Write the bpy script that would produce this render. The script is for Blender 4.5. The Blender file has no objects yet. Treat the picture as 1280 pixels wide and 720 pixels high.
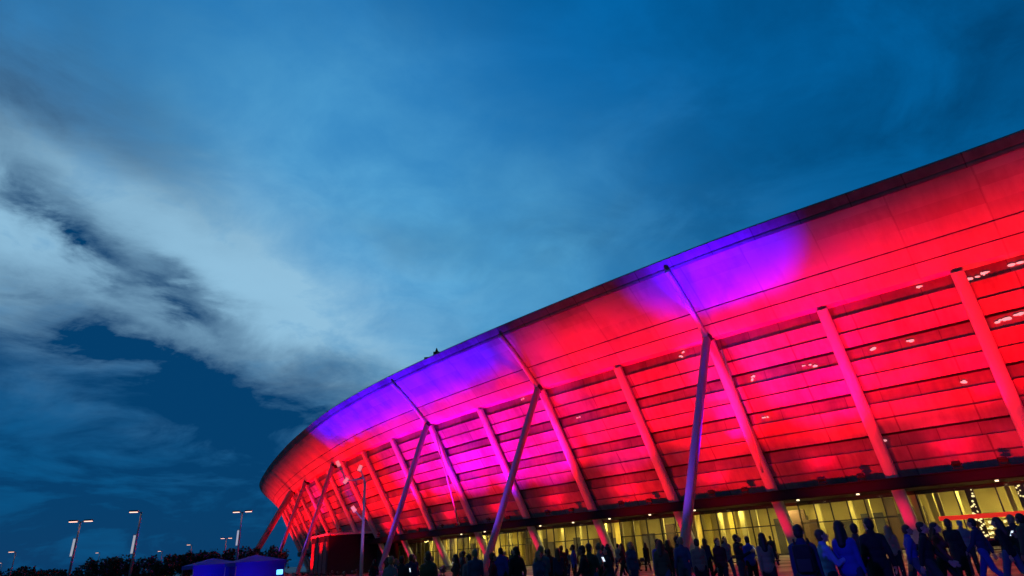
import bpy, bmesh, math, random
from mathutils import Vector, Matrix
R = math.radians
random.seed(7)
scene = bpy.context.scene
COL = scene.collection

# ------------------------------------------------------------------ camera
FPX, PITCH, ROLL, EYE = 735.0, 0.422, 0.064, 1.6
cam_d = bpy.data.cameras.new('camera'); cam = bpy.data.objects.new('camera', cam_d); COL.objects.link(cam)
cam_d.sensor_width = 36; cam_d.lens = 36 * FPX / 1280; cam_d.clip_end = 6000; cam_d.clip_start = .1
fw = Vector((0, math.cos(PITCH), math.sin(PITCH)))
rt = Vector((1, 0, 0)); up = Vector((0, -math.sin(PITCH), math.cos(PITCH)))
cr, sr = math.cos(ROLL), math.sin(ROLL)
# the horizon climbs to the right in the picture
X = rt * cr - up * sr
Y = rt * sr + up * cr
cam.matrix_world = Matrix(((X.x, Y.x, -fw.x, 0), (X.y, Y.y, -fw.y, 0), (X.z, Y.z, -fw.z, EYE), (0, 0, 0, 1)))
scene.camera = cam

def ray(u, v):
    x, y = (u - 640) / FPX, (360 - v) / FPX
    return X * x + Y * y + fw
def ground_at(u, dist):
    """the ground point seen along picture column u near the horizon, dist metres away"""
    d = ray(u, 690 - .07 * (u - 640)); h = Vector((d.x, d.y, 0)).normalized()
    return h * dist
def px_height(u, v, dist):
    d = ray(u, v); return EYE + d.z / math.hypot(d.x, d.y) * dist

# ------------------------------------------------------------------ helpers
def tag(o, label=None, cat=None, group=None, kind=None):
    if label: o['label'] = label
    if cat: o['category'] = cat
    if group: o['group'] = group
    if kind: o['kind'] = kind
    return o
def empty(name, loc=(0, 0, 0), rz=0):
    o = bpy.data.objects.new(name, None); COL.objects.link(o)
    o.location = loc; o.rotation_euler = (0, 0, rz); o.empty_display_size = .3
    return o
def link_mesh(name, me, mat=None, parent=None):
    o = bpy.data.objects.new(name, me); COL.objects.link(o)
    if mat is not None and not me.materials: me.materials.append(mat)
    if parent is not None: o.parent = parent
    return o
class MB:
    def __init__(s): s.bm = bmesh.new()
    def box(s, c, size, rot=None):
        m = Matrix.Translation(c) @ (rot.to_4x4() if rot is not None else Matrix()) @ Matrix.Diagonal((*size, 1))
        bmesh.ops.create_cube(s.bm, size=1, matrix=m); return s
    def tube(s, a, b, r1, r2=None, seg=10, caps=True):
        a, b = Vector(a), Vector(b); d = b - a
        q = d.to_track_quat('Z', 'Y').to_matrix().to_4x4()
        bmesh.ops.create_cone(s.bm, cap_ends=caps, segments=seg, radius1=r1, radius2=r1 if r2 is None else r2, depth=d.length,
                              matrix=Matrix.Translation((a + b) / 2) @ q); return s
    def ball(s, c, r, seg=12, rot=None):
        if not hasattr(r, '__len__'): r = (r, r, r)
        m = Matrix.Translation(c) @ (rot.to_4x4() if rot is not None else Matrix()) @ Matrix.Diagonal((*r, 1))
        bmesh.ops.create_uvsphere(s.bm, u_segments=seg, v_segments=max(6, seg * 2 // 3), radius=1, matrix=m); return s
    def cap(s, a, b, r1, r2, seg=12):
        s.tube(a, b, r1, r2, seg); s.ball(a, r1, seg); s.ball(b, r2, seg); return s
    def quad(s, *p):
        s.bm.faces.new([s.bm.verts.new(q) for q in p]); return s
    def mesh(s, name, smooth=False, bevel=0):
        if bevel:
            bmesh.ops.bevel(s.bm, geom=[e for e in s.bm.edges], offset=bevel, segments=2, affect='EDGES', profile=.5, clamp_overlap=True)
        me = bpy.data.meshes.new(name); s.bm.to_mesh(me); s.bm.free()
        if smooth:
            for p in me.polygons: p.use_smooth = True
        return me
    def build(s, name, mat, parent=None, smooth=False, bevel=0):
        return link_mesh(name, s.mesh(name, smooth, bevel), mat, parent)
def kids(o): return list(o.children)
def copy_tree(o, parent=None):
    c = o.copy(); COL.objects.link(c)
    if parent is not None: c.parent = parent
    for ch in kids(o): copy_tree(ch, c)
    return c

# ------------------------------------------------------------------ node helpers
class NT:
    def __init__(s, tree): s.t = tree; tree.nodes.clear()
    def n(s, typ, **kw):
        nd = s.t.nodes.new(typ)
        for k, v in kw.items(): setattr(nd, k, v)
        return nd
    def put(s, sock, v):
        if hasattr(v, 'is_linked') or isinstance(v, bpy.types.NodeSocket): s.t.links.new(v, sock)
        else: sock.default_value = v
    def m(s, op, a, b=None, c=None, clamp=False):
        nd = s.n('ShaderNodeMath', operation=op); nd.use_clamp = clamp
        s.put(nd.inputs[0], a)
        if b is not None: s.put(nd.inputs[1], b)
        if c is not None: s.put(nd.inputs[2], c)
        return nd.outputs[0]
    def ramp(s, v, lo, hi, a=0., b=1.):
        nd = s.n('ShaderNodeMapRange', interpolation_type='SMOOTHSTEP'); s.put(nd.inputs[0], v)
        for k, q in zip((1, 2, 3, 4), (lo, hi, a, b)): nd.inputs[k].default_value = q
        return nd.outputs[0]
    def noise(s, vec, scale, detail=4, rough=.5, dist=0.):
        nd = s.n('ShaderNodeTexNoise'); 
        if vec is not None: s.put(nd.inputs['Vector'], vec)
        nd.inputs['Scale'].default_value = scale; nd.inputs['Detail'].default_value = detail
        nd.inputs['Roughness'].default_value = rough; nd.inputs['Distortion'].default_value = dist
        return nd.outputs['Fac']
    def mix(s, f, a, b, blend='MIX'):
        nd = s.n('ShaderNodeMix', data_type='RGBA', blend_type=blend)
        s.put(nd.inputs[0], f); s.put(nd.inputs[6], a); s.put(nd.inputs[7], b); return nd.outputs[2]
    def xyz(s, x, y, z):
        nd = s.n('ShaderNodeCombineXYZ')
        for i, q in enumerate((x, y, z)): s.put(nd.inputs[i], q)
        return nd.outputs[0]
def rgba(c): return (*c, 1.0)
def material(name, col, rough=.6, metal=0., var=.25, scale=3., bump=0., emit=None, estr=0., spec=.5, coat=0.):
    """principled with uneven colour and roughness"""
    m = bpy.data.materials.new(name); m.use_nodes = True; t = NT(m.node_tree)
    out = t.n('ShaderNodeOutputMaterial'); b = t.n('ShaderNodeBsdfPrincipled'); t.t.links.new(b.outputs[0], out.inputs[0])
    co = t.n('ShaderNodeTexCoord').outputs['Object']
    f = t.noise(co, scale, 5, .6)
    lo = tuple(c * (1 - var) for c in col); hi = tuple(min(1, c * (1 + var)) for c in col)
    t.put(b.inputs['Base Color'], t.mix(f, rgba(lo), rgba(hi)))
    t.put(b.inputs['Roughness'], t.ramp(f, .3, .7, max(0, rough - .08), min(1, rough + .08)))
    b.inputs['Metallic'].default_value = metal; b.inputs['Specular IOR Level'].default_value = spec
    b.inputs['Coat Weight'].default_value = coat
    if bump:
        bp = t.n('ShaderNodeBump'); bp.inputs['Strength'].default_value = bump; bp.inputs['Distance'].default_value = .02
        t.put(bp.inputs['Height'], t.noise(co, scale * 6, 4)); t.t.links.new(bp.outputs[0], b.inputs['Normal'])
    if emit:
        b.inputs['Emission Color'].default_value = rgba(emit); b.inputs['Emission Strength'].default_value = estr
    return m

M = {}
M['steel'] = material('painted_steel', (.78, .77, .78), .45, 0, .08, 1.5)
M['strut'] = material('strut_paint', (.34, .34, .37), .45, 0, .12, 1.2)
M['dark_steel'] = material('dark_metal', (.035, .035, .04), .4, .3, .25, 2)
M['pole'] = material('galvanised_pole', (.42, .42, .43), .4, .5, .12, 3)
M['fascia'] = material('canopy_fascia', (.016, .016, .03), .6, 0, .25, .7, spec=.12)
M['concrete'] = material('concrete', (.28, .27, .26), .85, 0, .2, 1.2, .3)
M['tan_wall'] = material('tan_interior_wall', (.68, .56, .2), .7, 0, .3, .45)
M['ochre'] = material('ochre_panel', (.6, .48, .1), .6, 0, .2, 1)
M['cream'] = material('cream_column', (.68, .6, .25), .6, 0, .15, 1)
M['brown'] = material('brown_panel', (.12, .07, .04), .6, 0, .3, 1)
M['grey_door'] = material('grey_door_leaf', (.12, .11, .1), .5, 0, .2, 1)
M['deck'] = material('roof_deck', (.2, .2, .21), .7, 0, .2, .3)
M['mullion'] = material('window_frame_metal', (.05, .045, .04), .4, .3, .2, 2)
M['lamp_warm'] = material('warm_lamp', (.9, .8, .5), .4, emit=(1, .76, .27), estr=72)
M['lamp_white'] = material('white_lamp', (.9, .9, .9), .4, emit=(1, .75, .45), estr=2.2)
M['street_lamp'] = material('street_lamp_glow', (.9, .8, .7), .4, emit=(1, .55, .42), estr=2.2)
M['inner_lamp'] = material('glimpsed_lamp', (.9, .8, .8), .4, emit=(1, .44, .47), estr=.85)
M['fleck_glow'] = material('fairy_lamp_goods_glow', (.9, .8, .7), .4, emit=(1, .78, .4), estr=1.6)
M['red_band'] = material('glowing_red_banner', (.75, .05, .03), .5, 0, .15, 2, emit=(1, .03, .015), estr=.65)  # glow put into the banner material so it reads as lit red
M['white_banner'] = material('white_banner_cloth', (.75, .75, .75), .8, 0, .15, 2, emit=(.85, .88, 1), estr=.4)  # emission stands in for light falling on the cloth
M['bark'] = material('bark', (.07, .05, .035), .9, 0, .3, 4, .4)
M['leaf'] = material('leaf', (.05, .075, .03), .7, 0, .5, .8)
M['leaf_dark'] = material('dark_leaf', (.035, .055, .028), .7, 0, .5, .8)
M['tent'] = material('blue_tent_fabric', (.03, .04, .55), .8, 0, .2, 1.5)
M['mast_red_glow'] = material('red_lit_mast_lens', (.8, .7, .7), .3, emit=(1, .2, .22), estr=.9)  # pink emission stands in for red light falling on the lamp heads
M['headlight'] = material('headlight_lens', (.6, .6, .65), .15)

def glass_material():
    m = bpy.data.materials.new('clear_glass'); m.use_nodes = True; t = NT(m.node_tree)
    out = t.n('ShaderNodeOutputMaterial')
    tr = t.n('ShaderNodeBsdfTransparent'); tr.inputs[0].default_value = (.86, .88, .8, 1)
    gl = t.n('ShaderNodeBsdfGlossy'); gl.inputs['Roughness'].default_value = .06
    lw = t.n('ShaderNodeLayerWeight'); lw.inputs[0].default_value = .5
    fr = t.m('MULTIPLY_ADD', t.m('POWER', lw.outputs['Facing'], 5.), .6, .04)
    mx = t.n('ShaderNodeMixShader'); t.put(mx.inputs[0], fr)
    t.t.links.new(tr.outputs[0], mx.inputs[1]); t.t.links.new(gl.outputs[0], mx.inputs[2]); t.t.links.new(mx.outputs[0], out.inputs[0])
    return m
M['glass'] = glass_material()

def cladding_material(name, col, joint, rough=.5, seam=.55):
    """metal cladding: u = metres along the wall, v = panel row. Panels differ a little, joints are darker, dirt runs down"""
    m = bpy.data.materials.new(name); m.use_nodes = True; t = NT(m.node_tree)
    out = t.n('ShaderNodeOutputMaterial'); b = t.n('ShaderNodeBsdfPrincipled'); t.t.links.new(b.outputs[0], out.inputs[0])
    uv = t.n('ShaderNodeUVMap').outputs[0]; sp = t.n('ShaderNodeSeparateXYZ'); t.put(sp.inputs[0], uv)
    u, v = sp.outputs[0], sp.outputs[1]
    cell = t.xyz(t.m('FLOOR', t.m('DIVIDE', u, joint)), t.m('FLOOR', v), 0.)
    wn = t.n('ShaderNodeTexWhiteNoise', noise_dimensions='2D'); t.put(wn.inputs[0], cell)
    fr = t.m('FRACT', t.m('DIVIDE', u, joint))
    d = t.m('MINIMUM', fr, t.m('SUBTRACT', 1., fr))
    line = t.ramp(d, .006, .016, seam, 1.)
    streak = t.noise(t.xyz(t.m('MULTIPLY', u, 1.6), t.m('MULTIPLY', v, .35), 0.), 1., 6, .65)
    blot = t.noise(t.xyz(u, t.m('MULTIPLY', v, 1.2), 3.), .22, 5, .6)
    k = t.m('MULTIPLY', t.ramp(wn.outputs[0], 0., 1., .86, 1.08), line)
    k = t.m('MULTIPLY', k, t.ramp(streak, .3, .7, .78 if seam < .7 else .9, 1.08)); k = t.m('MULTIPLY', k, t.ramp(blot, .3, .7, .58 if seam < .7 else .8, 1.12))
    t.put(b.inputs['Base Color'], t.mix(k, (0, 0, 0, 1), rgba(col)))
    t.put(b.inputs['Roughness'], t.ramp(streak, .3, .7, rough - .1, rough + .12))
    bp = t.n('ShaderNodeBump'); bp.inputs['Strength'].default_value = .35; bp.inputs['Distance'].default_value = .05
    t.put(bp.inputs['Height'], t.m('ADD', t.m('MULTIPLY', blot, .8), line)); t.t.links.new(bp.outputs[0], b.inputs['Normal'])
    return m
M['clad'] = cladding_material('wall_cladding', (.48, .46, .47), 4.75)
M['skin'] = cladding_material('upper_cladding', (.62, .6, .61), 4.75, .55, .8)
M['band'] = cladding_material('window_band_glazing', (.27, .23, .27), 2.4, .42)
M['edge'] = cladding_material('roof_edge_cladding', (.36, .3, .33), 3.2, .5, .5)
M['groove'] = material('dark_recess', (.15, .14, .15), .8)  # slots coloured darker than the cladding, shade put into the paint

# ------------------------------------------------------------------ the plan curve of the stadium (line of the rib tops)
PX = (.019, -.210, -6.128, 29.053); PY = (.003, .158, 5.322, 35.343)
def poly(c, s): return ((c[0] * s + c[1]) * s + c[2]) * s + c[3]
ctrl = [(s, poly(PX, s), poly(PY, s)) for s in range(-3, 10)]
ctrl += [(11, -39.1, 114.6), (14.2, -54.4, 143), (17.3, -67.7, 171.4), (20, -75.5, 198), (22.7, -75.5, 225), (25.6, -63, 250),
         (28.4, -40, 267), (32.5, 0, 278), (37.5, 50, 270), (43, 95, 238), (48.5, 121, 190), (54, 127, 135), (59.5, 119, 80), (63.5, 104, 45), (66.5, 82, 22), (68.3, 64, 15)]
S0, S1 = -3.0, 70.0
def base_curve(s):
    n = len(ctrl); per = S1 - S0
    while s >= S1: s -= per
    while s < S0: s += per
    i = max(k for k in range(n) if ctrl[k][0] <= s)
    def g(k):
        w, r = divmod(k, n); c = ctrl[r]; return Vector((c[0] + w * per, c[1], c[2]))
    p0, p1, p2, p3 = g(i - 1), g(i), g(i + 1), g(i + 2)
    h = p2.x - p1.x; tt = (s - p1.x) / h
    m1 = (p2 - p0) / (p2.x - p0.x) * h; m2 = (p3 - p1) / (p3.x - p1.x) * h
    a, b2 = tt * tt, tt ** 3
    q = (2 * b2 - 3 * a + 1) * p1 + (b2 - 2 * a + tt) * m1 + (3 * a - 2 * b2) * p2 + (b2 - a) * m2
    return Vector((q.y, q.z, 0))
def frame_at(s):
    p = base_curve(s); tg = (base_curve(s + .15) - base_curve(s - .15)).normalized()
    n = Vector((-tg.y, tg.x, 0))              # outward normal
    return p, tg, n
def overhang(s, e, z):
    """the roof overhang is a little shorter towards the right-hand end"""
    if e > 0 and z > 16 and s < 1.8:
        q = min(1, (1.8 - s) / 2.6); return e * (1 - .2 * q * q * (3 - 2 * q))
    return e
def W(s, e, z):
    p, tg, n = frame_at(s); return p + n * overhang(s, e, z) + Vector((0, 0, z))
def W_dir(s): return frame_at(s)
svals = [S0 + .25 * k for k in range(int((31 - S0) / .25))] + [31 + .75 * k for k in range(int((S1 - 31) / .75))]
frames = [frame_at(s) for s in svals]
arcl = [0.0]
for i in range(1, len(svals)): arcl.append(arcl[-1] + (frames[i][0] - frames[i - 1][0]).length)

def sweep(name, prof, mat, parent, smooth=False, closed_prof=False, srange=None):
    """sweep an (e, z) profile along the plan curve; prof entries (e, z) or (e, z, row)"""
    me = bpy.data.meshes.new(name); vs = []; fs = []; uvs = []
    idx = list(range(len(svals)))
    if srange: idx = [i for i in idx if srange[0] <= svals[i] <= srange[1]]
    m = len(prof); full = srange is None
    for i in idx:
        p, tg, n = frames[i]
        for q in prof: vs.append(p + n * overhang(svals[i], q[0], q[1]) + Vector((0, 0, q[1])))
    rows = len(idx) if full else len(idx) - 1
    for a in range(rows):
        b = (a + 1) % len(idx)
        for k in range(m if closed_prof else m - 1):
            k2 = (k + 1) % m
            fs.append((a * m + k, b * m + k, b * m + k2, a * m + k2))
            ua = arcl[idx[a]]; ub = arcl[idx[b]] if b else ua + 7
            r = prof[k][2] if len(prof[k]) > 2 else 0
            uvs += [(ua, r), (ub, r), (ub, r + .98), (ua, r + .98)]
    if closed_prof and not full:
        fs.append(tuple(range(m))); uvs += [(0, 0)] * m
        o_ = (len(idx) - 1) * m; fs.append(tuple(o_ + k for k in reversed(range(m)))); uvs += [(0, 0)] * m
    me.from_pydata(vs, [], fs)
    l = me.uv_layers.new(name='UVMap')
    for k, c in enumerate(uvs): l.data[k].uv = c
    if smooth:
        for pl in me.polygons: pl.use_smooth = True
    return link_mesh(name, me, mat, parent)

# ------------------------------------------------------------------ stadium
stadium = empty('stadium', W(2, -8, 0))
tag(stadium, 'huge oval stadium with outward leaning ribbed facade floodlit in red and violet', 'stadium')
def adopt(o):                     # parts were made in world coordinates
    o.parent = stadium; o.matrix_parent_inverse = Matrix.Translation(-stadium.location); return o

RT = (0.0, 16.38)                 # rib top
RB = (-6.74, 4.04)                # rib where it meets the canopy
ud = Vector((RT[0] - RB[0], RT[1] - RB[1])); LEN = ud.length; ud /= LEN
nd = Vector((ud.y, -ud.x))        # outward and down
def onwall(t, off): 
    q = Vector(RB) + ud * t + nd * off; return (q.x, q.y)
def wall_prof():
    clad, bands, grooves = [], [], []
    t = .55; row = 0
    per = (LEN - .55) / 4
    k = per / 3.37
    for i in range(4):
        g0 = t; g1 = t + .26 * k; a1 = g1 + 1.12 * k; s1 = a1 + .07 * k; b1 = s1 + 1.12 * k; w1 = t + per
        grooves.append([onwall(g0, -.72), onwall(g0 + .01, -1.0), onwall(g1 - .01, -1.0), onwall(g1, -.46)])
        clad.append([(*onwall(g1, -.46), row), (*onwall(a1, -.34), row)])
        grooves.append([onwall(a1, -.34), onwall(a1 + .01, -.48), onwall(s1 - .01, -.48), onwall(s1, -.47)])
        clad.append([(*onwall(s1, -.47), row + 1), (*onwall(b1, -.36), row + 1)])
        bands.append([(*onwall(b1, -.36), row + 2), (*onwall(b1 + .02, -.52), row + 2), (*onwall(w1, -.72), row + 2)])
        row += 3; t = w1
    return clad, bands, grooves
clad, bands, grooves = wall_prof()
def multi(name, profs, mat, smooth=False):
    """several profiles joined into ONE mesh"""
    parts = [sweep('tmp', p, mat, None) for p in profs]
    bm = bmesh.new()
    for o in parts: bm.from_mesh(o.data)
    me = bpy.data.meshes.new(name); bm.to_mesh(me); bm.free()
    for o in parts:
        d = o.data; bpy.data.objects.remove(o); bpy.data.meshes.remove(d)
    return adopt(link_mesh(name, me, mat))
multi('facade_cladding', clad, M['clad'])
multi('window_band', bands, M['band'])
multi('shadow_gap', grooves, M['groove'])
# upper skin: curls outward to the roof edge, with three shallow seams
skin_pts = [onwall(LEN, -.72), (.35, 16.75), (1.15, 17.62), (2.1, 18.6), (3.05, 19.5), (3.95, 20.3), (4.7, 20.93), (5.25, 21.42)]
profs = []; seams = []
for i in range(len(skin_pts) - 1):
    a, b = skin_pts[i], skin_pts[i + 1]
    if i in (1, 2):                       # a seam at the end of these strips
        dv = (Vector(b) - Vector(a)).normalized(); nv = Vector((dv.y, -dv.x))
        b0 = Vector(b) - dv * .09; profs.append([(*a, i), (b0.x, b0.y, i)])
        c0 = b0 - nv * .08; c1 = Vector(b) - nv * .08
        seams.append([tuple(b0), tuple(c0), tuple(c1), tuple(b)])
    else: profs.append([(*a, i), (*b, i)])
upper = multi('upper_cladding', profs, M['skin'])
multi('seam', seams, M['groove'])
adopt(sweep('roof_edge', [(5.18, 21.36), (5.3, 21.34), (5.42, 21.5), (5.42, 21.62), (5.5, 21.6), (5.98, 22.08), (5.93, 22.2), (5.6, 22.25), (5.1, 22.26), (5.1, 21.7)], M['edge'], None, closed_prof=True))
adopt(sweep('roof_deck', [(5.1, 22.24), (-8, 23.0), (-30, 24.0)], M['deck'], None))
adopt(sweep('stand_back', [(-30, 24.0), (-30, 0)], M['concrete'], None))
# canopy over the doors: fascia, soffit and top
adopt(sweep('canopy', [(-5.6, 4.12), (-5.5, 4.2), (-5.5, 4.78), (-5.62, 4.86), (-8.2, 4.95), (-17, 4.95), (-17, 4.1)], M['fascia'], None, closed_prof=True))
adopt(sweep('canopy_trim', [(-5.49, 4.79), (-5.42, 4.83), (-5.42, 4.9), (-5.62, 4.9), (-5.62, 4.87)], M['fascia'], None, closed_prof=True))
adopt(sweep('concourse_wall', [(-16.8, 0.0), (-16.8, 4.1)], M['tan_wall'], None))
adopt(sweep('concourse_floor', [(-9.4, .02), (-16.8, .02)], M['concrete'], None))

def beam(a, b, side, w1, d1, w2=None, d2=None, n=12):
    """rounded bar from a to b, elliptical: w across (along side), d deep"""
    bm = bmesh.new(); ax = (b - a).normalized(); x = (side - ax * side.dot(ax)).normalized(); y = ax.cross(x)
    rings = []
    for p, w, d in ((a, w1, d1), ((a + b) / 2, (w1 + (w2 or w1)) / 2, (d1 + (d2 or d1)) / 2), (b, w2 or w1, d2 or d1)):
        ring = []
        for k in range(n):
            th = 2 * math.pi * k / n; c, s_ = math.cos(th), math.sin(th)
            c = math.copysign(abs(c) ** .7, c); s_ = math.copysign(abs(s_) ** .7, s_)
            ring.append(bm.verts.new(p + x * (c * w / 2) + y * (s_ * d / 2)))
        rings.append(ring)
    for r0, r1 in zip(rings, rings[1:]):
        for k in range(n): bm.faces.new((r0[k], r0[(k + 1) % n], r1[(k + 1) % n], r1[k]))
    caps = [bm.faces.new(list(reversed(rings[0]))), bm.faces.new(rings[-1])]
    for c_ in caps:
        for e_ in c_.edges: e_.smooth = False
    bmesh.ops.recalc_face_normals(bm, faces=bm.faces)
    me = bpy.data.meshes.new('beam'); bm.to_mesh(me); bm.free()
    for p in me.polygons: p.use_smooth = len(p.vertices) == 4
    return me
slope = (RT[0] - RB[0]) / (RT[1] - RB[1])
e_ground = RB[0] - RB[1] * slope
rib_s = [-2, -1, 0, 1, 2, 3, 4, 5, 6, 7, 8, 9, 10, 11, 12, 13, 14, 15, 16, 17, 18, 19, 20]
for s in rib_s:
    p, tg, n = frame_at(s)
    w = .92
    adopt(link_mesh('rib', beam(W(s, e_ground + .02, 0), W(s, .12, 16.6), tg, w, .75, w * .82, .6), M['steel']))
    o = MB().tube(W(s, e_ground, -.05), W(s, e_ground, .5), .75, .7, 12).build('rib_plinth', M['concrete']); adopt(o)
# splayed struts from the plaza up to the rib tops
struts = [(2, 10.8, .62), (4, 8.9, .62), (6, 6.6, .62), (9.45, 5.0, .7), (11.8, 5.2, .7), (13.6, 9.0, 1.35)]
for s, e, w in struts:
    p, tg, n = frame_at(s)
    top = W(s, .55, 16.75); foot = W(s, e, .15)
    st = adopt(link_mesh('strut', beam(foot, top, tg, w * .9, w * .9, w, w), M['strut']))
    b = MB(); b.tube(foot - Vector((0, 0, .3)), foot + Vector((0, 0, .45)), .8, .62, 14); adopt(b.build('strut_foot', M['concrete'], None, True))
    k = MB(); k.ball(W(s, .5, 16.72), .42, 12); k.box(W(s, .2, 16.5), (.25, .9, .5), Matrix((tg, n, (0, 0, 1))).transposed())
    adopt(k.build('pin_joint', M['dark_steel'], None, True))
for s in (2, 4, 6, 0):
    p, tg, n = frame_at(s)
    pts = [(.4, 16.72), (2.1, 18.5), (3.95, 20.2), (5.5, 21.35)]
    b = MB()
    bm = bmesh.new()
    for (a, c) in zip(pts, pts[1:]):
        me = beam(W(s, a[0] + .1, a[1] - .1), W(s, c[0] + .1, c[1] - .1), tg, .42, .42); bm.from_mesh(me)
    me = bpy.data.meshes.new('outrigger'); bm.to_mesh(me); bm.free()
    if s: adopt(link_mesh('outrigger', me, M['steel']))
# thin vertical tie rods beside two of the main frames
for s, e, z0, z1 in ((1.93, .1, 6.2, 15.6), (5.95, -.2, 4.95, 15.5)):
    adopt(MB().tube(W(s, e - 3.4, z0), W(s - .02, e, z1), .09, .07, 8).build('tie_rod', M['steel'], None, True))
# drum-shaped lamp cans below the canopy edge
for s in [x * .5 - 1.2 for x in range(18)]:
    if random.random() < .45:
        b = MB(); b.tube(W(s, -6.3, 4.02), W(s, -6.3, 4.11), .11, .11, 10); adopt(b.build('downlight', M['lamp_white']))

# glazed bays between ribs
def bay_window(s0, s1, big):
    a, b = W(s0 + .06, e_ground - .75, .05), W(s1 - .06, e_ground - .75, .05)
    d = (b - a); L = d.length; d.normalize(); rot = Matrix((d, Vector((-d.y, d.x, 0)), Vector((0, 0, 1)))).transposed()
    w = empty('window'); adopt(w)
    c = (a + b) / 2
    g = MB(); g.box(c + Vector((0, 0, 2.03)), (L, .03, 4.02), rot); go = g.build('glass', M['glass']); go.parent = w
    f = MB(); n = 3 if big else random.choice((5, 6))
    for k in range(n + 1): f.box(a + d * (L * k / n) + Vector((0, 0, 2.03)), (.09, .1, 4.0), rot)
    for z, h in ((.08, .14), (3.98, .1)) if big else ((.08, .14), (2.35, .09), (3.98, .1)): f.box(c + Vector((0, 0, z)), (L, .14, h), rot)
    fo = f.build('frame', M['mullion']); fo.parent = w
for s in range(-2, 9): bay_window(s, s + 1, s < 1)
# what stands along the back of the concourse: piers, doors, hangings
for s10 in range(-22, 86):
    s = s10 / 10 + random.uniform(-.04, .04)
    r = random.random(); p, tg, n = frame_at(s); rot = Matrix((tg, n, (0, 0, 1))).transposed()
    if s < 1.05 and r > .35: continue
    if r < .34: e, w, h, m, nm = random.uniform(-13.8, -10.9), random.uniform(.2, .6), 4.0, 'cream', 'column'
    elif r < .5: e, w, h, m, nm = random.uniform(-16.6, -13), random.uniform(.6, 1.5), random.uniform(2.4, 4), 'brown', 'screen_wall'
    elif r < .74: e, w, h, m, nm = -16.5, random.uniform(.9, 1.8), random.uniform(2.3, 3.3), 'grey_door', 'door'
    elif r < .92: e, w, h, m, nm = random.uniform(-16.5, -12), random.uniform(.4, 1.1), random.uniform(2.8, 4.), 'ochre', 'hanging'
    else: continue
    b = MB(); b.box(W(s, e, (h if nm != 'hanging' else 8.2 - h) / 2 if nm != 'hanging' else 4.05 - h / 2), (w, .25, h), rot); adopt(b.build(nm, M[m], None, False, .02))
for s2 in range(-5, 18):
    s = s2 / 2 + .25; p, tg, n = frame_at(s); rot = Matrix((tg, n, (0, 0, 1))).transposed()
    b = MB(); b.box(W(s, -12.4 + random.uniform(-1.2, 1.2), 4.03), (random.uniform(1.4, 2.8), .35, .06), rot); adopt(b.build('ceiling_light', M['lamp_warm']))
# the shop-like entrance between the two right-hand ribs: lamp-studded piers, red band, shelves of glowing goods
for s in (.55, .2, .02):
    p, tg, n = frame_at(s); rot = Matrix((tg, n, (0, 0, 1))).transposed()
    b = MB(); b.box(W(s, e_ground - 1.3, 2.05), (.5, .3, 4.05), rot); pier = adopt(b.build('lamp_pier', M['brown']))
    f = MB()
    for k in range(34):
        q = W(s, e_ground - 1.13, random.uniform(.5, 3.9)) + tg * random.uniform(-.2, .2)
        f.ball(q, random.uniform(.035, .085), 6)
    fo = f.build('fairy_light', M['fleck_glow']); fo.parent = pier; fo.matrix_parent_inverse = pier.matrix_world.inverted() if False else Matrix()
    fo.parent = stadium; fo.matrix_parent_inverse = Matrix.Translation(-stadium.location)
a, b_ = W(.82, e_ground - .45, 2.02), W(.1, e_ground - .45, 2.02)
adopt(link_mesh('glowing_red_banner', beam(a, b_, Vector((0, 0, 1)), .3, .12), M['red_band']))
p, tg, n = frame_at(.4)
f = MB()
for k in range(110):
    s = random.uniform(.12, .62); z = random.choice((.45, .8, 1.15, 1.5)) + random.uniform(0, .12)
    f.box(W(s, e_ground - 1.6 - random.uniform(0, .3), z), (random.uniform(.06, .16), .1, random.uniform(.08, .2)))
adopt(f.build('glowing_goods', M['fleck_glow']))  # boxes share the lamp material; their emission stands in for lit goods
f = MB(); rot = Matrix((tg, n, (0, 0, 1))).transposed()
for z in (.35, .7, 1.05, 1.4, 1.75): f.box(W(.37, e_ground - 1.8, z), (4.6, .5, .04), rot)
adopt(f.build('display_shelf', M['brown']))
# lamps glimpsed through the high window bands
tops = [b[1] for b in bands]
f_count = 0
for s, k in [(-.35, 3), (-.2, 2), (-.45, 2), (.28, 3), (.42, 3), (.15, 3), (.5, 2), (.72, 2), (.3, 2), (1.3, 2), (1.45, 2), (1.85, 2), (2.7, 3), (3.35, 3), (2.3, 3), (.2, 1), (1.2, 1), (-.3, 1), (3.7, 2), (4.4, 3), (-.15, 3), (1.75, 1), (.9, 0), (-.1, 0)]:
    b = bands[k]; p, tg, n = frame_at(s)
    for j in range(random.choice((1, 2, 3))):
        q0 = Vector(b[1][:2]).lerp(Vector(b[2][:2]), random.uniform(.25, .8)); s_ = s + random.uniform(-.07, .07)
        c = W(s_, q0.x + .05, q0.y - .01); h = random.uniform(.08, .26); w = random.uniform(.15, .75)
        rot = Matrix((tg, n, (0, 0, 1))).transposed() @ Matrix.Rotation(random.uniform(-.2, .2), 3, 'Y')
        if random.random() < .4: continue
        o = MB()
        for _ in range(4): o.ball(c + tg * random.uniform(-.5, .5) * w + Vector((0, 0, random.uniform(-.06, .06))), (random.uniform(.03, .13) * (1.7 if s < .9 else 1), .05, random.uniform(.03, .08) * (1.3 if s < .9 else 1)), 8, rot)
        adopt(o.build('band_lamp', M['inner_lamp'], None, True)); f_count += 1
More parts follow.
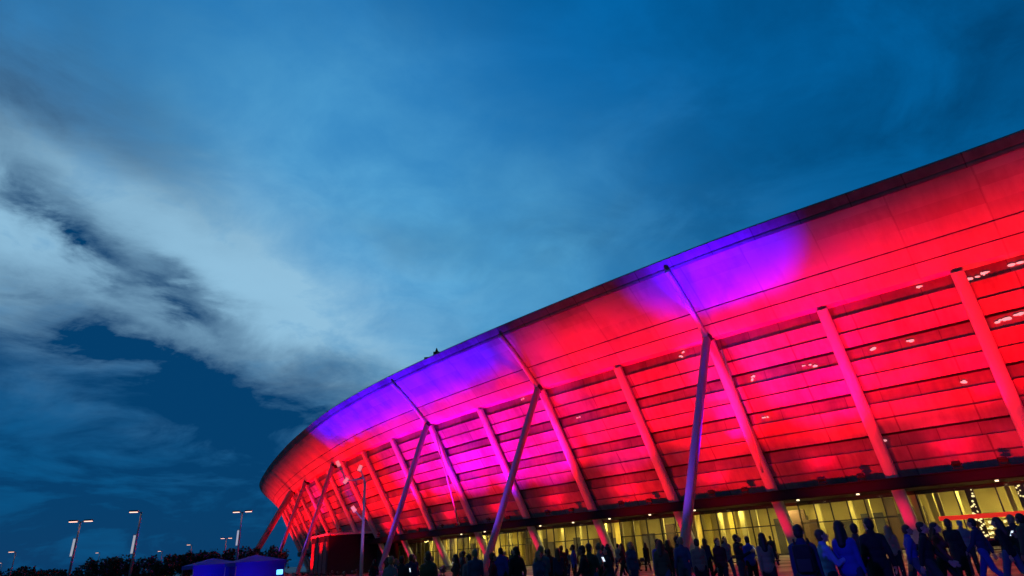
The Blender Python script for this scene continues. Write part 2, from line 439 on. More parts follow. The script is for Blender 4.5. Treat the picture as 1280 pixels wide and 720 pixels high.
# projecting entrance block by the far ribs
adopt(sweep('lamp_screen', [(-10.3, 3.84), (-10.3, 4.1), (-10.6, 4.1), (-10.6, 3.84)], M['brown'], None, closed_prof=True, srange=(-3, 9)))  # beam added to hide the bright ceiling strips from view
adopt(sweep('plinth_wall', [(e_ground - .7, 0), (e_ground - .7, 4.15)], M['brown'], None, srange=(9.0, 31)))
SB = 9.9
p, tg, n = frame_at(SB); rot = Matrix((tg, n, (0, 0, 1))).transposed()
b = MB(); b.box(W(SB, -3.2, 2.9), (11.5, 8, 5.8), rot); blk = adopt(b.build('entrance_block', M['fascia'], None, False, .03))
b = MB(); b.box(W(SB, -3.2, 5.95), (12, 8.4, .3), rot); adopt(b.build('entrance_roof', M['steel'], None, False, .03))
b = MB()
for k in range(4): b.box(W(SB, .83, 2.6) + tg * (k * 2.7 - 4.05), (2.2, .06, 4.6), rot)
adopt(b.build('entrance_panel', material('red_panel', (.12, .02, .025), .5)))
# small plant box and aerial on the roof edge
q = W(5.15, 4.9, 22.2); b = MB(); b.box(q + Vector((0, 0, .35)), (.7, .6, .7)); b.tube(q + Vector((0, 0, .6)), q + Vector((0, 0, 1.2)), .25, .05, 8); b.box(q + Vector((-1.1, .7, .18)), (.8, .5, .36))
adopt(b.build('roof_plant_box', material('olive_box', (.08, .07, .02), .7)))

# ------------------------------------------------------------------ floodlights
def flood(name, loc, aim, power, col, deg, blend, label, group, stand=True, size=.35, fixture=True):
    loc, aim = Vector(loc), Vector(aim)
    d = (aim - loc).normalized()
    root = empty(name, loc if not stand else (loc.x, loc.y, max(0, loc.z - .55)))
    tag(root, label, 'floodlight', group)
    inv = Matrix.Translation(-root.location)
    z = d.to_track_quat('-Z', 'Y').to_matrix()
    if fixture:
        back = loc - d * .22
        h = MB(); h.box(back, (.5, .38, .2), z); o = h.build('housing', M['dark_steel'], None, False, .02); o.parent = root; o.matrix_parent_inverse = inv
        h = MB()
        for sx in (-.3, .3): h.tube(back + z @ Vector((sx, 0, 0)), Vector((back.x, back.y, loc.z - .5)) + z @ Vector((sx, 0, 0)) * .6, .03, .03, 6)
        h.box(Vector((back.x, back.y, loc.z - .52)), (.5, .4, .06)); o = h.build('bracket', M['dark_steel']); o.parent = root; o.matrix_parent_inverse = inv
    l = bpy.data.lights.new('spot', 'SPOT'); l.energy = power; l.color = col; l.spot_size = R(deg); l.spot_blend = blend; l.shadow_soft_size = size
    lo = bpy.data.objects.new('lamp', l); COL.objects.link(lo); lo.parent = root; lo.matrix_parent_inverse = inv
    lo.matrix_basis = Matrix.Translation(loc) @ z.to_4x4()
    return root
RED = (1, .0, .003); PINK = (1, .0, .045); BLUE = (.07, .0, 1); VIOLET = (.22, 0, 1)
def place(s):
    names = {-2: 'beyond the rightmost rib', -1: 'just beyond the rightmost rib'}
    return names.get(s, None)
ONES = ['', 'first', 'second', 'third', 'fourth', 'fifth', 'sixth', 'seventh', 'eighth', 'ninth', 'tenth', 'eleventh', 'twelfth', 'thirteenth', 'fourteenth', 'fifteenth', 'sixteenth', 'seventeenth', 'eighteenth', 'nineteenth']
def ordinal(n): return ONES[n] if n < 20 else ({2: 'twentieth', 3: 'thirtieth', 4: 'fortieth'}[n // 10] if n % 10 == 0 else {2: 'twenty', 3: 'thirty', 4: 'forty'}[n // 10] + '-' + ONES[n % 10])
nth = [ordinal(k) for k in range(1, 50)]
reds = [(-1.75 + .5 * j, .55 if j > 3 else (.25, .3, .38, .45)[j] * (.45 if 12 < j < 18 else .65 if 10 < j < 20 else 1), RED) for j in range(23)] + [(9.75 + .62 * j, .62, RED) for j in range(15)]
for i, (s, k, c) in enumerate(reds):
    nm = 'ground floodlight throwing red light up the facade, %s from the right' % nth[i]
    flood('floodlight', W(s, 3.6, .75), W(s, 3.6 - 16 * math.tan(R(22.5 if s < .9 else 19 if 2.4 < s < 3.9 else 21 if s > 9 else 25)), 16.75), 27000 * k, c, 54, .6, nm, 'red floodlights along the foot of the facade')
low = [(-1.5, .25, RED), (-.5, .4, RED), (.5, .75, RED), (1.5, .7, RED), (2.5, .8, RED), (3.5, .9, RED), (4.5, .5, RED), (5.5, .22, RED), (6.5, .3, RED), (7.5, .9, RED), (8.4, .9, RED), (10.5, 1.1, RED), (12, 1.1, RED), (13.7, 1.1, RED)]
for i, (s, k, c) in enumerate(low):
    nm = 'red floodlight aimed at the ribbed wall from the plaza, %s from the right' % nth[i]
    flood('floodlight', W(s - .15, 2.6, .75), W(s - .15, -5.7, 7.5), 8000 * k, c, 60, 1., nm, 'red floodlights aimed at the ribbed wall')
mags = [(1.35, .24, 14.5), (2.4, .05, 14), (3.4, .1, 12), (4.4, .5, 12), (5.0, .95, 12.5), (5.7, 1.25, 13), (6.4, 1.05, 14), (7.1, .6, 14.5), (.75, .06, 14)]
for i, (s, k, z) in enumerate(mags):
    nm = 'violet floodlight on the ground lighting the ribbed wall, %s in the row' % nth[i]
    flood('floodlight', W(s, 1.4, .75), W(s, (z - 16.4) * slope, z), 12000 * k, VIOLET, 56, 1., nm, 'violet floodlights along the foot of the wall')
lips = [(1.3, .55), (1.58, 1.), (1.85, .9), (2.08, .3)] + [(4.25 + .38 * j, (.3, .55, .8, .9, 1, 1, 1, 1, 1, 1, .8, .5, .25)[j]) for j in range(13)]
for i, (s, k) in enumerate(lips):
    nm = 'blue floodlight aimed straight up at the roof edge, %s from the right' % nth[i]
    flood('floodlight', W(s, 6.3, .75), W(s, 5.0, 21.3), 60000 * k, BLUE, 25, 1., nm, 'blue floodlights aimed at the roof edge')
for i, s in enumerate(range(-1, 10)):
    nm = 'pink spotlight on the canopy aimed up a facade rib, %s rib from the right' % nth[i]
    flood('floodlight', W(s + .2, -5.0, 5.45), W(s + .03, -.2, 15.0), 7000 if s > 0 else 4500, (1, 0, .12) if s not in (4, 5, 6, 7, 2) else (1, 0, .4) if s == 2 else (.55, 0, .75), 40, 1., nm, 'pink rib spotlights on the canopy', False, .12)
# ------------------------------------------------------------------ ground
gm = bpy.data.materials.new('plaza_paving'); gm.use_nodes = True; t = NT(gm.node_tree)
out = t.n('ShaderNodeOutputMaterial'); b = t.n('ShaderNodeBsdfPrincipled'); t.t.links.new(b.outputs[0], out.inputs[0])
co = t.n('ShaderNodeTexCoord').outputs['Object']
br = t.n('ShaderNodeTexBrick'); t.put(br.inputs['Vector'], co); br.inputs['Scale'].default_value = 1.6; br.inputs['Mortar Size'].default_value = .012
br.inputs['Color1'].default_value = (.09, .09, .095, 1); br.inputs['Color2'].default_value = (.12, .118, .12, 1); br.inputs['Mortar'].default_value = (.04, .04, .04, 1)
f = t.noise(co, .35, 6, .6); f2 = t.noise(co, 9, 4)
t.put(b.inputs['Base Color'], t.mix(t.ramp(f, .3, .7, 0., .6), br.outputs[0], (.05, .05, .055, 1)))
t.put(b.inputs['Roughness'], t.ramp(f, .35, .65, .32, .6))
bp = t.n('ShaderNodeBump'); bp.inputs['Strength'].default_value = .25; bp.inputs['Distance'].default_value = .02; t.put(bp.inputs['Height'], f2); t.t.links.new(bp.outputs[0], b.inputs['Normal'])
g = MB(); g.quad((-2500, -2500, 0), (2500, -2500, 0), (2500, 2500, 0), (-2500, 2500, 0)); tag(g.build('ground', gm), kind='structure')

# ------------------------------------------------------------------ sky
world = bpy.data.worlds.new('World'); scene.world = world; world.use_nodes = True
t = NT(world.node_tree); out = t.n('ShaderNodeOutputWorld'); bg = t.n('ShaderNodeBackground'); t.t.links.new(bg.outputs[0], out.inputs[0])
co = t.n('ShaderNodeTexCoord').outputs['Generated']; sp = t.n('ShaderNodeSeparateXYZ'); t.put(sp.inputs[0], co)
dx, dy, dz = sp.outputs
deg = 180 / math.pi
az = t.m('MULTIPLY', t.m('ARCTAN2', dx, dy), deg); el = t.m('MULTIPLY', t.m('ARCSINE', dz), deg)
den = t.m('ADD', t.m('MAXIMUM', dz, 0.), .22)
cl = t.xyz(t.m('DIVIDE', dx, den), t.m('DIVIDE', dy, den), 0.)
n1 = t.noise(cl, 1.1, 7, .55, .4); n1b = t.noise(cl, 2.3, 9, .62, .3); n2 = t.noise(cl, 3.2, 8, .6, .6); n3 = t.noise(cl, .55, 4, .5)
waz = t.m('ADD', az, t.m('MULTIPLY', t.m('SUBTRACT', n2, .5), 17.)); wel = t.m('ADD', el, t.m('MULTIPLY', t.m('SUBTRACT', n1b, .5), 10.))
def blob(a0, e0, ra, re, tilt=0., pw=1., warp=True):
    """soft elliptical patch centred on azimuth a0, elevation e0 (degrees)"""
    A, E_ = (waz, wel) if warp else (az, el)
    c, s = math.cos(R(tilt)), math.sin(R(tilt))
    x = t.m('SUBTRACT', A, a0); y = t.m('SUBTRACT', E_, e0)
    p = t.m('ADD', t.m('MULTIPLY', x, c / ra), t.m('MULTIPLY', y, s / ra)); q = t.m('ADD', t.m('MULTIPLY', x, -s / re), t.m('MULTIPLY', y, c / re))
    d2 = t.m('ADD', t.m('MULTIPLY', p, p), t.m('MULTIPLY', q, q))
    return t.m('MULTIPLY', t.m('EXPONENT', t.m('MULTIPLY', d2, -1.)), pw)
def add(*a):
    r = a[0]
    for q in a[1:]: r = t.m('ADD', r, q)
    return r
def azel(u, v):
    d = ray(u, v); return math.degrees(math.atan2(d.x, d.y)), math.degrees(math.atan2(d.z, math.hypot(d.x, d.y)))
SKY = t.n('ShaderNodeTexSky', sky_type='NISHITA'); SKY.sun_disc = False; SKY.sun_elevation = R(-2.5); SKY.sun_rotation = R(-50); SKY.ozone_density = 4
P = lambda u, v: azel(u, v)
n4 = t.noise(cl, 1.7, 9, .6, .5); n5 = t.noise(cl, 4.5, 7, .62, .4)
light = add(blob(*P(60, 290), 24, 8, -12, .5, False), blob(*P(60, 365), 16, 3.6, -12, .4, False), blob(*P(260, 425), 10, 2.6, -18, .3, False), blob(*P(300, 360), 24, 9, -18, .5, False), blob(*P(0, 225), 14, 4.5, -14, .5), blob(*P(170, 290), 14, 5, -22, .5), blob(*P(350, 395), 14, 5, -24, .45), blob(*P(20, 355), 13, 3.5, -10, .5))
glow = add(blob(*P(380, 230), 26, 14, -14, .62, False), blob(*P(620, 350), 22, 9, -12, .5), blob(*P(40, 60), 26, 14, 0, .12), blob(*P(380, 60), 20, 12, 0, .25), blob(*P(740, 260), 14, 9, 0, .2), blob(*P(330, 440), 20, 6, -16, .5))
glow = t.m('MINIMUM', t.m('MULTIPLY', glow, t.m('MULTIPLY', t.ramp(n1, .3, .7, .72, 1.15), t.ramp(n5, .3, .7, .86, 1.1))), 1.)
light = t.m('MULTIPLY', light, t.m('MULTIPLY', t.ramp(n2, .25, .7, .72, 1.12), t.ramp(n5, .3, .7, .82, 1.1)))
low = add(blob(*P(400, 230), 22, 12, -14, .55), blob(*P(600, 350), 20, 8, -12, .5), blob(*P(40, 60), 26, 14, 0, .16), blob(*P(380, 80), 22, 12, 0, .3), blob(*P(760, 240), 16, 10, 0, .2))
glow = t.m('MINIMUM', t.m('MULTIPLY', glow, t.m('MULTIPLY', t.ramp(n1, .3, .7, .75, 1.15), t.ramp(n5, .3, .7, .9, 1.08))), 1.)
light = t.m('MULTIPLY', light, t.m('MULTIPLY', t.ramp(n2, .25, .7, .68, 1.15), t.ramp(n5, .3, .7, .84, 1.1)))
low = add(blob(*P(10, 580), 30, 8.5, -8, 1.15), blob(*P(110, 470), 8, 3.2, -20, .6), blob(*P(250, 625), 30, 8, -10, 1.), blob(*P(400, 650), 30, 7, 0, .7))
dark = add(blob(*P(85, 300), 6.5, 1.6, -34, .85), blob(*P(215, 360), 7, 1.9, -24, .95), blob(*P(20, 140), 12, 4, -8, .36),
           blob(*P(180, 180), 13, 4, -22, .25), blob(*P(380, 470), 12, 2.4, -8, .4), blob(*P(150, 430), 14, 2.4, -20, .55), blob(*P(1340, 10), 44, 26, 0, .75, False), blob(*P(640, -60), 60, 8, 0, .3, False), blob(*P(690, 290), 12, 3, 0, .18), blob(*P(520, 300), 10, 2.5, -15, .16), blob(*P(0, 710), 150, 7, 0, .3, False), blob(*P(0, 0), 20, 10, 0, .38))
dark = t.m('MULTIPLY', dark, t.m('MULTIPLY', t.ramp(n2, .3, .62, .66, 1.15), t.ramp(n5, .3, .7, .8, 1.1))); dark = t.m('MINIMUM', t.m('ADD', dark, t.m('MULTIPLY', t.m('MINIMUM', low, 1.), t.ramp(n4, .36, .6, .5, 1.))), 1.)
light = t.m('MINIMUM', light, 1.)
base = t.mix(t.ramp(el, 0., 50.), (.0, .14, .36, 1), (.0, .155, .47, 1))
sky = t.mix(glow, base, (.10, .42, .74, 1))
sky = t.mix(light, sky, (.30, .56, .76, 1))
sky = t.mix(dark, sky, (.0, .045, .14, 1))
# behind the camera the sky is darkened to cut ambient light on the facade
back = t.ramp(dy, .0, .5, .03, 1.)
sky = t.mix(back, (.0, .02, .06, 1), sky)
nis = t.n('ShaderNodeVectorMath', operation='SCALE'); t.put(nis.inputs[0], SKY.outputs[0]); nis.inputs[3].default_value = .03
fin = t.n('ShaderNodeVectorMath', operation='ADD'); t.put(fin.inputs[0], sky); t.t.links.new(nis.outputs[0], fin.inputs[1])
t.t.links.new(fin.outputs[0], bg.inputs[0]); bg.inputs[1].default_value = 1.0
# the last of the sun is gone; a very weak broad lamp stands for the afterglow on the left
sl = bpy.data.lights.new('sun', 'SUN'); sl.energy = .04; sl.angle = R(20); sl.color = (.7, .85, 1)
so = bpy.data.objects.new('sun', sl); COL.objects.link(so); so.rotation_euler = (R(70), 0, R(-50))

# ------------------------------------------------------------------ people
SKIN = [material('skin', (.45, .28, .2), .55, 0, .1, 8), material('darker_skin', (.2, .11, .075), .55, 0, .1, 8)]
HAIR = {'dark': material('dark_hair', (.02, .014, .01), .6, 0, .3, 20), 'brown': material('brown_hair', (.09, .05, .025), .6, 0, .3, 20), 'fair': material('fair_hair', (.32, .22, .1), .6, 0, .3, 20), 'grey': material('grey_hair', (.3, .3, .3), .6, 0, .3, 20)}
CLOTH = {}
for nm, c in {'black': (.012, .012, .016), 'charcoal': (.035, .035, .04), 'navy': (.02, .03, .1), 'royal blue': (.03, .06, .4), 'pale blue': (.2, .3, .6), 'white': (.65, .65, .68), 'grey': (.2, .2, .22), 'maroon': (.14, .02, .03), 'olive': (.09, .09, .04), 'tan': (.3, .22, .13), 'red': (.45, .03, .03), 'denim': (.06, .09, .18)}.items():
    CLOTH[nm] = material(nm.replace(' ', '_') + '_cloth', c, .85, 0, .25, 6, .3)
M['sole'] = material('shoe_leather', (.03, .028, .028), .6)
M['eye'] = material('eye', (.02, .015, .015), .2)

def remesh(mb, vox, smooth_it=4):
    me = mb.mesh('tmp'); o = bpy.data.objects.new('tmp', me); COL.objects.link(o)
    md = o.modifiers.new('r', 'REMESH'); md.mode = 'VOXEL'; md.voxel_size = vox; md.use_smooth_shade = True
    sm = o.modifiers.new('s', 'SMOOTH'); sm.iterations = smooth_it; sm.factor = .5
    dg = bpy.context.evaluated_depsgraph_get(); dg.update()
    out = bpy.data.meshes.new_from_object(o.evaluated_get(dg))
    bpy.data.objects.remove(o); bpy.data.meshes.remove(me)
    for p in out.polygons: p.use_smooth = True
    return out

def rotx(v, a): return Matrix.Rotation(a, 3, 'X') @ Vector(v)
class Pose:
    """joints of a 1.75 m figure facing -Y; angles in degrees, forward is towards -Y"""
    def __init__(s, leg=((0, 0), (0, 0)), arm=((4, 8, 8), (4, 8, 8)), head=(0, 0), lean=0, sep=.1, shoulder=.162):
        s.J = {}; s.head_turn = head
        def fwd(a, l): return Vector((0, -math.sin(R(a)) * l, -math.cos(R(a)) * l))
        hipz = .93; low = 9
        for i, sx in ((0, -1), (1, 1)):
            hip = Vector((sx * sep, 0, hipz)); th, kn = leg[i]
            knee = hip + fwd(th, .44); ank = knee + fwd(th - kn, .42)
            s.J['hip%d' % i], s.J['knee%d' % i], s.J['ank%d' % i] = hip, knee, ank
            foot_a = max(0, (kn - th)) * .6
            s.J['toe%d' % i] = ank + Vector((sx * .03, -math.cos(R(foot_a)) * .17, -math.sin(R(foot_a)) * .17 - .03))
            s.J['heel%d' % i] = ank + Vector((0, .05, -.03))
            low = min(low, ank.z - .07, s.J['toe%d' % i].z - .04)
        for k in s.J: s.J[k] = s.J[k] - Vector((0, 0, low))
        pz = hipz - low
        L = Matrix.Rotation(R(lean), 3, 'X')
        def T(x, y, z): return Vector((0, 0, pz)) + L @ Vector((x, y, z))
        s.T = T
        s.J['chest'] = T(0, 0, .4); s.J['neck'] = T(0, .01, .52); s.J['skull'] = T(0, -.02, .69)
        for i, sx in ((0, -1), (1, 1)):
            sh = T(sx * shoulder, .005, .455); sw, out_, el = arm[i]
            d = Vector((sx * math.sin(R(out_)), -math.sin(R(sw)), -math.cos(R(sw)) * math.cos(R(out_)))).normalized()
            elb = sh + d * .29
            a2 = sw + el; d2 = Vector((sx * math.sin(R(out_)) * (.6 if el < 60 else -.9), -math.sin(R(a2)), -math.cos(R(a2)))).normalized()
            wr = elb + d2 * .25
            s.J['sh%d' % i], s.J['el%d' % i], s.J['wr%d' % i], s.J['hd%d' % i] = sh, elb, wr, d2

def build_person(name, pose, woman=False, long_hair=False, coat=False):
    J, T = pose.J, pose.T
    hw = .9 if woman else 1.0
    turn = Matrix.Rotation(R(pose.head_turn[0]), 3, 'Z') @ Matrix.Rotation(R(pose.head_turn[1]), 3, 'X')
    sk = J['skull']
    def H(x, y, z): return sk + turn @ Vector((x, y, z))
    b = MB()
    def torso(b, g):
        b.ball(T(0, 0, .02), (.165 + g, .115 + g, .13 + g), 16); b.ball(T(0, .0, .17), (.145 * hw + g, .105 + g, .15), 16)
        b.ball(T(0, 0, .34), (.16 * hw + g, .12 + g, .16 + g * .5), 16); b.cap(T(-.12 * hw, .005, .45), T(.12 * hw, .005, .45), .07 + g, .07 + g)
        if woman: b.ball(T(-.07, -.09, .33), .065 + g, 10); b.ball(T(.07, -.09, .33), .065 + g, 10)
    torso(b, 0)
    b.cap(T(0, .01, .45), T(0, -.005, .6), .062 * hw, .055 * hw)
    b.ball(H(0, .012, .03), (.076, .096, .1), 16, turn); b.ball(H(0, -.028, -.04), (.058, .07, .075), 14, turn); b.ball(H(0, -.06, -.098), (.03, .03, .022), 10, turn)
    b.tube(H(0, -.09, .012), H(0, -.117, -.035), .009, .016, 8); b.ball(H(0, -.109, -.037), .015, 8)
    b.ball(H(0, -.088, -.068), (.024, .012, .008), 8, turn)
    for sx in (-1, 1): b.ball(H(sx * .077, .01, -.01), (.012, .022, .033), 8, turn); b.ball(H(sx * .03, -.086, .026), (.022, .012, .008), 8, turn)
    for i, sx in ((0, -1), (1, 1)):
        b.cap(J['hip%d' % i], J['knee%d' % i], .088, .058); b.cap(J['knee%d' % i], J['ank%d' % i], .056, .038); b.ball(J['knee%d' % i].lerp(J['ank%d' % i], .25) + Vector((0, .018, 0)), (.052, .056, .1), 10)
        b.cap(J['heel%d' % i], J['toe%d' % i], .036, .03); b.cap(J['ank%d' % i], J['heel%d' % i], .04, .036)
        b.cap(J['sh%d' % i], J['el%d' % i], .052 * hw, .04 * hw); b.cap(J['el%d' % i], J['wr%d' % i], .04 * hw, .027 * hw)
        w, d = J['wr%d' % i], J['hd%d' % i]
        side = Vector((0, 1, 0)) if abs(d.y) < .8 else Vector((0, 0, 1)); side = (side - d * side.dot(d)).normalized()   # across the palm
        nrm = d.cross(side)
        if nrm.x * sx > 0: nrm = -nrm                                                    # palm faces the body
        for k in range(5): b.cap(w, w + d * .085 + side * (k - 2) * .016, .018, .014, 8)
        for k, ln in enumerate((.066, .076, .08, .062)):
            o_ = w + d * .09 + side * (k - 1.5) * .0215; k1 = o_ + (d + nrm * .25).normalized() * ln * .5; k2 = k1 + (d + nrm * .8).normalized() * ln * .5
            b.cap(o_, k1, .0095, .009, 8); b.cap(k1, k2, .009, .008, 8)
        t0 = w + d * .025 - side * .022; t1 = t0 + (d * .6 - side * .65 + nrm * .4).normalized() * .042; t2 = t1 + (d - side * .1 + nrm * .4).normalized() * .035
        b.cap(t0, t1, .013, .011, 8); b.cap(t1, t2, .011, .009, 8)
    root = empty(name)
    link_mesh('body', remesh(b, .0075, 2), SKIN[0], root)
    j = MB(); torso(j, .018)
    if coat:
        j.cap(T(0, 0, .1), T(0, .0, -.32), .15, .175, 16); 
    else: j.ball(T(0, 0, -.03), (.178, .132, .1), 16)
    j.cap(T(0, .015, .47), T(0, .01, .55), .085, .075)
    for i, sx in ((0, -1), (1, 1)):
        j.cap(J['sh%d' % i], J['el%d' % i], .064 * hw, .054 * hw); j.cap(J['el%d' % i], J['wr%d' % i].lerp(J['el%d' % i], .1), .053 * hw, .043 * hw)
        for q in (.3, .62): j.ball(J['sh%d' % i].lerp(J['el%d' % i], q), .058 * hw + random.uniform(0, .007), 10)
    link_mesh('jacket', remesh(j, .016, 3), CLOTH['navy'], root)
    q = MB(); q.ball(T(0, 0, .0), (.178, .128, .12), 16)
    for i in (0, 1):
        q.cap(J['hip%d' % i], J['knee%d' % i], .105, .078); an = J['ank%d' % i]; q.cap(J['knee%d' % i], an, .077, .062)
        q.ball(an + Vector((0, 0, .02)), (.07, .07, .035), 10)
    link_mesh('trousers', remesh(q, .016, 3), CLOTH['charcoal'], root)
    for i, sx in ((0, -1), (1, 1)):
        z = MB(); z.cap(J['heel%d' % i], J['toe%d' % i], .046, .042); z.ball(J['ank%d' % i].lerp(J['heel%d' % i], .5), .052, 10)
        d_ = (J['toe%d' % i] - J['heel%d' % i]).normalized()
        link_mesh('shoe', remesh(z, .012, 2), M['sole'], root)
    h = MB(); h.ball(H(0, .024, .048), (.084, .098, .092), 16, turn); h.ball(H(0, .055, -.01), (.078, .065, .09), 14, turn)
    if long_hair:
        h.cap(H(0, .06, .0), T(0, .1, .42), .085, .07); 
        for sx in (-1, 1): h.cap(H(sx * .07, .03, -.02), T(sx * .09, .05, .47), .035, .03)
    link_mesh('hair', remesh(h, .012, 2), HAIR['dark'], root)
    for sx in (-1, 1):
        e = MB(); e.ball(H(sx * .03, -.088, .008), (.014, .009, .008), 8, turn); link_mesh('eye', e.mesh('eye', True), M['eye'], root)
    return root

PHONE = Pose(leg=((0, 1), (5, 8)), arm=((24, 8, 92), (4, 5, 14)), head=(-5, -14))
M['screen'] = material('phone_screen', (.5, .6, .7), .2, emit=(.7, .85, 1), estr=1.2)
protos = {
    'stand': build_person('person', Pose(leg=((2, 2), (-3, 2)), arm=((3, 5, 12), (-2, 4, 10)), head=(12, -4))),
    'stand_w': build_person('person', Pose(leg=((4, 5), (-2, 1)), arm=((8, 4, 15), (0, 5, 12)), head=(-15, -3), sep=.09, shoulder=.148), True, True),
    'walk': build_person('person', Pose(leg=((24, 4), (-16, 26)), arm=((-22, 5, 12), (22, 5, 22)), head=(0, -3), lean=4)),
    'walk_w': build_person('person', Pose(leg=((-14, 26), (21, 5)), arm=((18, 5, 20), (-18, 5, 12)), head=(8, -2), lean=3, sep=.09, shoulder=.148), True, True),
    'phone': build_person('person', PHONE),
    'pockets': build_person('person', Pose(leg=((-3, 1), (6, 9)), arm=((-14, 12, 38), (-12, 12, 40)), head=(25, -2))),
    'coat': build_person('person', Pose(leg=((1, 2), (-3, 2)), arm=((6, 5, 20), (2, 5, 25)), head=(-8, -3)), coat=True),
}
used_protos = set()
def person(pose, u, dist, face, jacket, trousers, hair, label, group=None, scale=1., skin=0):
    src = protos[pose]
    o = src if pose not in used_protos else copy_tree(src)
    used_protos.add(pose)
    g = ground_at(u, dist); o.location = (g.x, g.y, 0); o.scale = (scale,) * 3
    o.rotation_euler = (0, 0, math.atan2(-g.x, g.y) + R(face))       # face 0: looks at the camera, 180: turns its back
    look = {'jacket': CLOTH[jacket], 'trousers': CLOTH[trousers], 'hair': HAIR[hair], 'body': SKIN[skin]}
    for c in kids(o):
        k = c.name.split('.')[0]
        if k in look: c.material_slots[0].link = 'OBJECT'; c.material_slots[0].material = look[k]
    tag(o, label, 'person', group)
    if pose == 'phone':
        J = PHONE.J; at = o.matrix_basis @ (J['wr0'] + J['hd0'] * .13 + Vector((.0, -.03, .03)))
        ph = empty('phone', at, o.rotation_euler.z); tag(ph, 'lit mobile phone held by the ' + ' '.join(label.split()[:9]), 'phone')
        b = MB(); b.box((0, -.0, 0), (.075, .012, .15), Matrix.Rotation(R(-35), 3, 'X')); b.build('case', M['dark_steel'], ph)
        b = MB(); b.box(Matrix.Rotation(R(-35), 3, 'X') @ Vector((0, .008, 0)), (.066, .004, .135), Matrix.Rotation(R(-35), 3, 'X')); b.build('screen', M['screen'], ph)
    return o
GP = 'people gathered outside the stadium'
near = [
 ('coat', 998, 11.0, 176, 'navy', 'black', 'dark', 'person seen from behind in a navy coat with a black backpack', 1.0, 0),
 ('phone', 1024, 12.0, 110, 'pale blue', 'navy', 'brown', 'person in a pale blue jacket turned sideways beside the backpack wearer', .95, 0),
 ('stand_w', 1050, 12.0, 160, 'royal blue', 'navy', 'dark', 'long-haired person in a royal blue jacket near the backpack wearer', 1.02, 0),
 ('pockets', 1086, 13.5, 185, 'black', 'black', 'dark', 'tall person in black with elbows out, close to the camera', 1.04, 0),
 ('stand', 1067, 15.0, 150, 'charcoal', 'black', 'dark', 'person in charcoal standing behind the royal blue jacket', 1.0, 0),
 ('walk', 1128, 16.5, 100, 'royal blue', 'denim', 'brown', 'person in a royal blue jacket walking past the bright entrance', .98, 0),
 ('walk', 1147, 15.2, 80, 'black', 'charcoal', 'dark', 'person in black striding under the left end of the red banner', 1.0, 0),
 ('walk_w', 1164, 16.2, 70, 'maroon', 'black', 'dark', 'long-haired person in maroon walking beside the striding figure in black', .98, 0),
 ('coat', 1184, 19.5, 150, 'black', 'black', 'brown', 'person in a long black coat standing under the middle of the red banner', 1.0, 0),
 ('stand', 1198, 24.0, 170, 'grey', 'charcoal', 'grey', 'grey-haired person in a grey jacket by the lit display shelves', .98, 0),
 ('walk', 1216, 19.5, 250, 'navy', 'royal blue', 'dark', 'person in a navy jacket and bright blue trousers walking by the rightmost rib', 1.02, 0),
 ('walk_w', 1246, 18.5, 240, 'black', 'denim', 'brown', 'long-haired person in black with denim trousers before the rightmost rib', 1.0, 0),
 ('stand', 1262, 20.0, 200, 'charcoal', 'navy', 'fair', 'fair-haired person in charcoal at the right edge of the crowd', 1.0, 0),
 ('phone', 1274, 17.5, 230, 'olive', 'black', 'dark', 'person in an olive jacket looking at one raised hand at the far right', 1.0, 1),
 ('stand_w', 1108, 21.5, 165, 'tan', 'black', 'fair', 'fair long-haired person in a tan jacket by the rib left of the red banner', .97, 0),
]
for pose, u, d, f_, jk, tr, hr, lb, sc_, skn in near: person(pose, u, d * 1.1, f_, jk, tr, hr, lb, GP, sc_, skn)
# a backpack on the nearest one, two straps and a pocket
g = ground_at(998, 12.1); bp_ = empty('backpack', (g.x, g.y, 1.0), math.atan2(-g.x, g.y) + R(176))
tag(bp_, 'black backpack worn by the person in the navy coat', 'backpack')
b = MB(); b.box((0, .2, .22), (.3, .15, .44)); b.build('bag', CLOTH['black'], bp_, True, .05)
b = MB(); b.box((0, .295, .12), (.22, .05, .2)); b.build('pocket', CLOTH['charcoal'], bp_, True, .02)
for sx in (-1, 1):
    b = MB(); pts = [(sx * .1, .15, .42), (sx * .11, .04, .515), (sx * .115, -.1, .46), (sx * .12, -.16, .3), (sx * .15, -.05, .12), (sx * .13, .14, .05)]
    for p_, q_ in zip(pts, pts[1:]): b.cap(p_, q_, .02, .02, 6)
    b.build('strap', CLOTH['black'], bp_, True)

zones = [(470, 520, 'beside the slender floodlight mast'), (520, 580, 'left of the middle long strut'), (580, 640, 'around the foot of the middle long strut'), (640, 700, 'before the doors right of the middle strut'),
         (700, 760, 'before the row of yellow hangings'), (760, 825, 'just left of the nearest long strut'), (825, 890, 'around the foot of the nearest long strut'), (890, 980, 'between the nearest strut and the backpack wearer')]
combos = [('black', 'charcoal', 'dark'), ('navy', 'black', 'brown'), ('charcoal', 'navy', 'dark'), ('royal blue', 'black', 'dark'), ('maroon', 'charcoal', 'brown'), ('grey', 'black', 'fair'), ('olive', 'denim', 'brown'), ('tan', 'black', 'dark'), ('denim', 'denim', 'fair'), ('grey', 'navy', 'dark')]
acts = {'stand': 'standing', 'stand_w': 'standing, long-haired,', 'walk': 'walking', 'walk_w': 'walking, long-haired,', 'phone': 'raising one hand', 'pockets': 'with elbows out', 'coat': 'in long coat'}
rnd = random.Random(21)
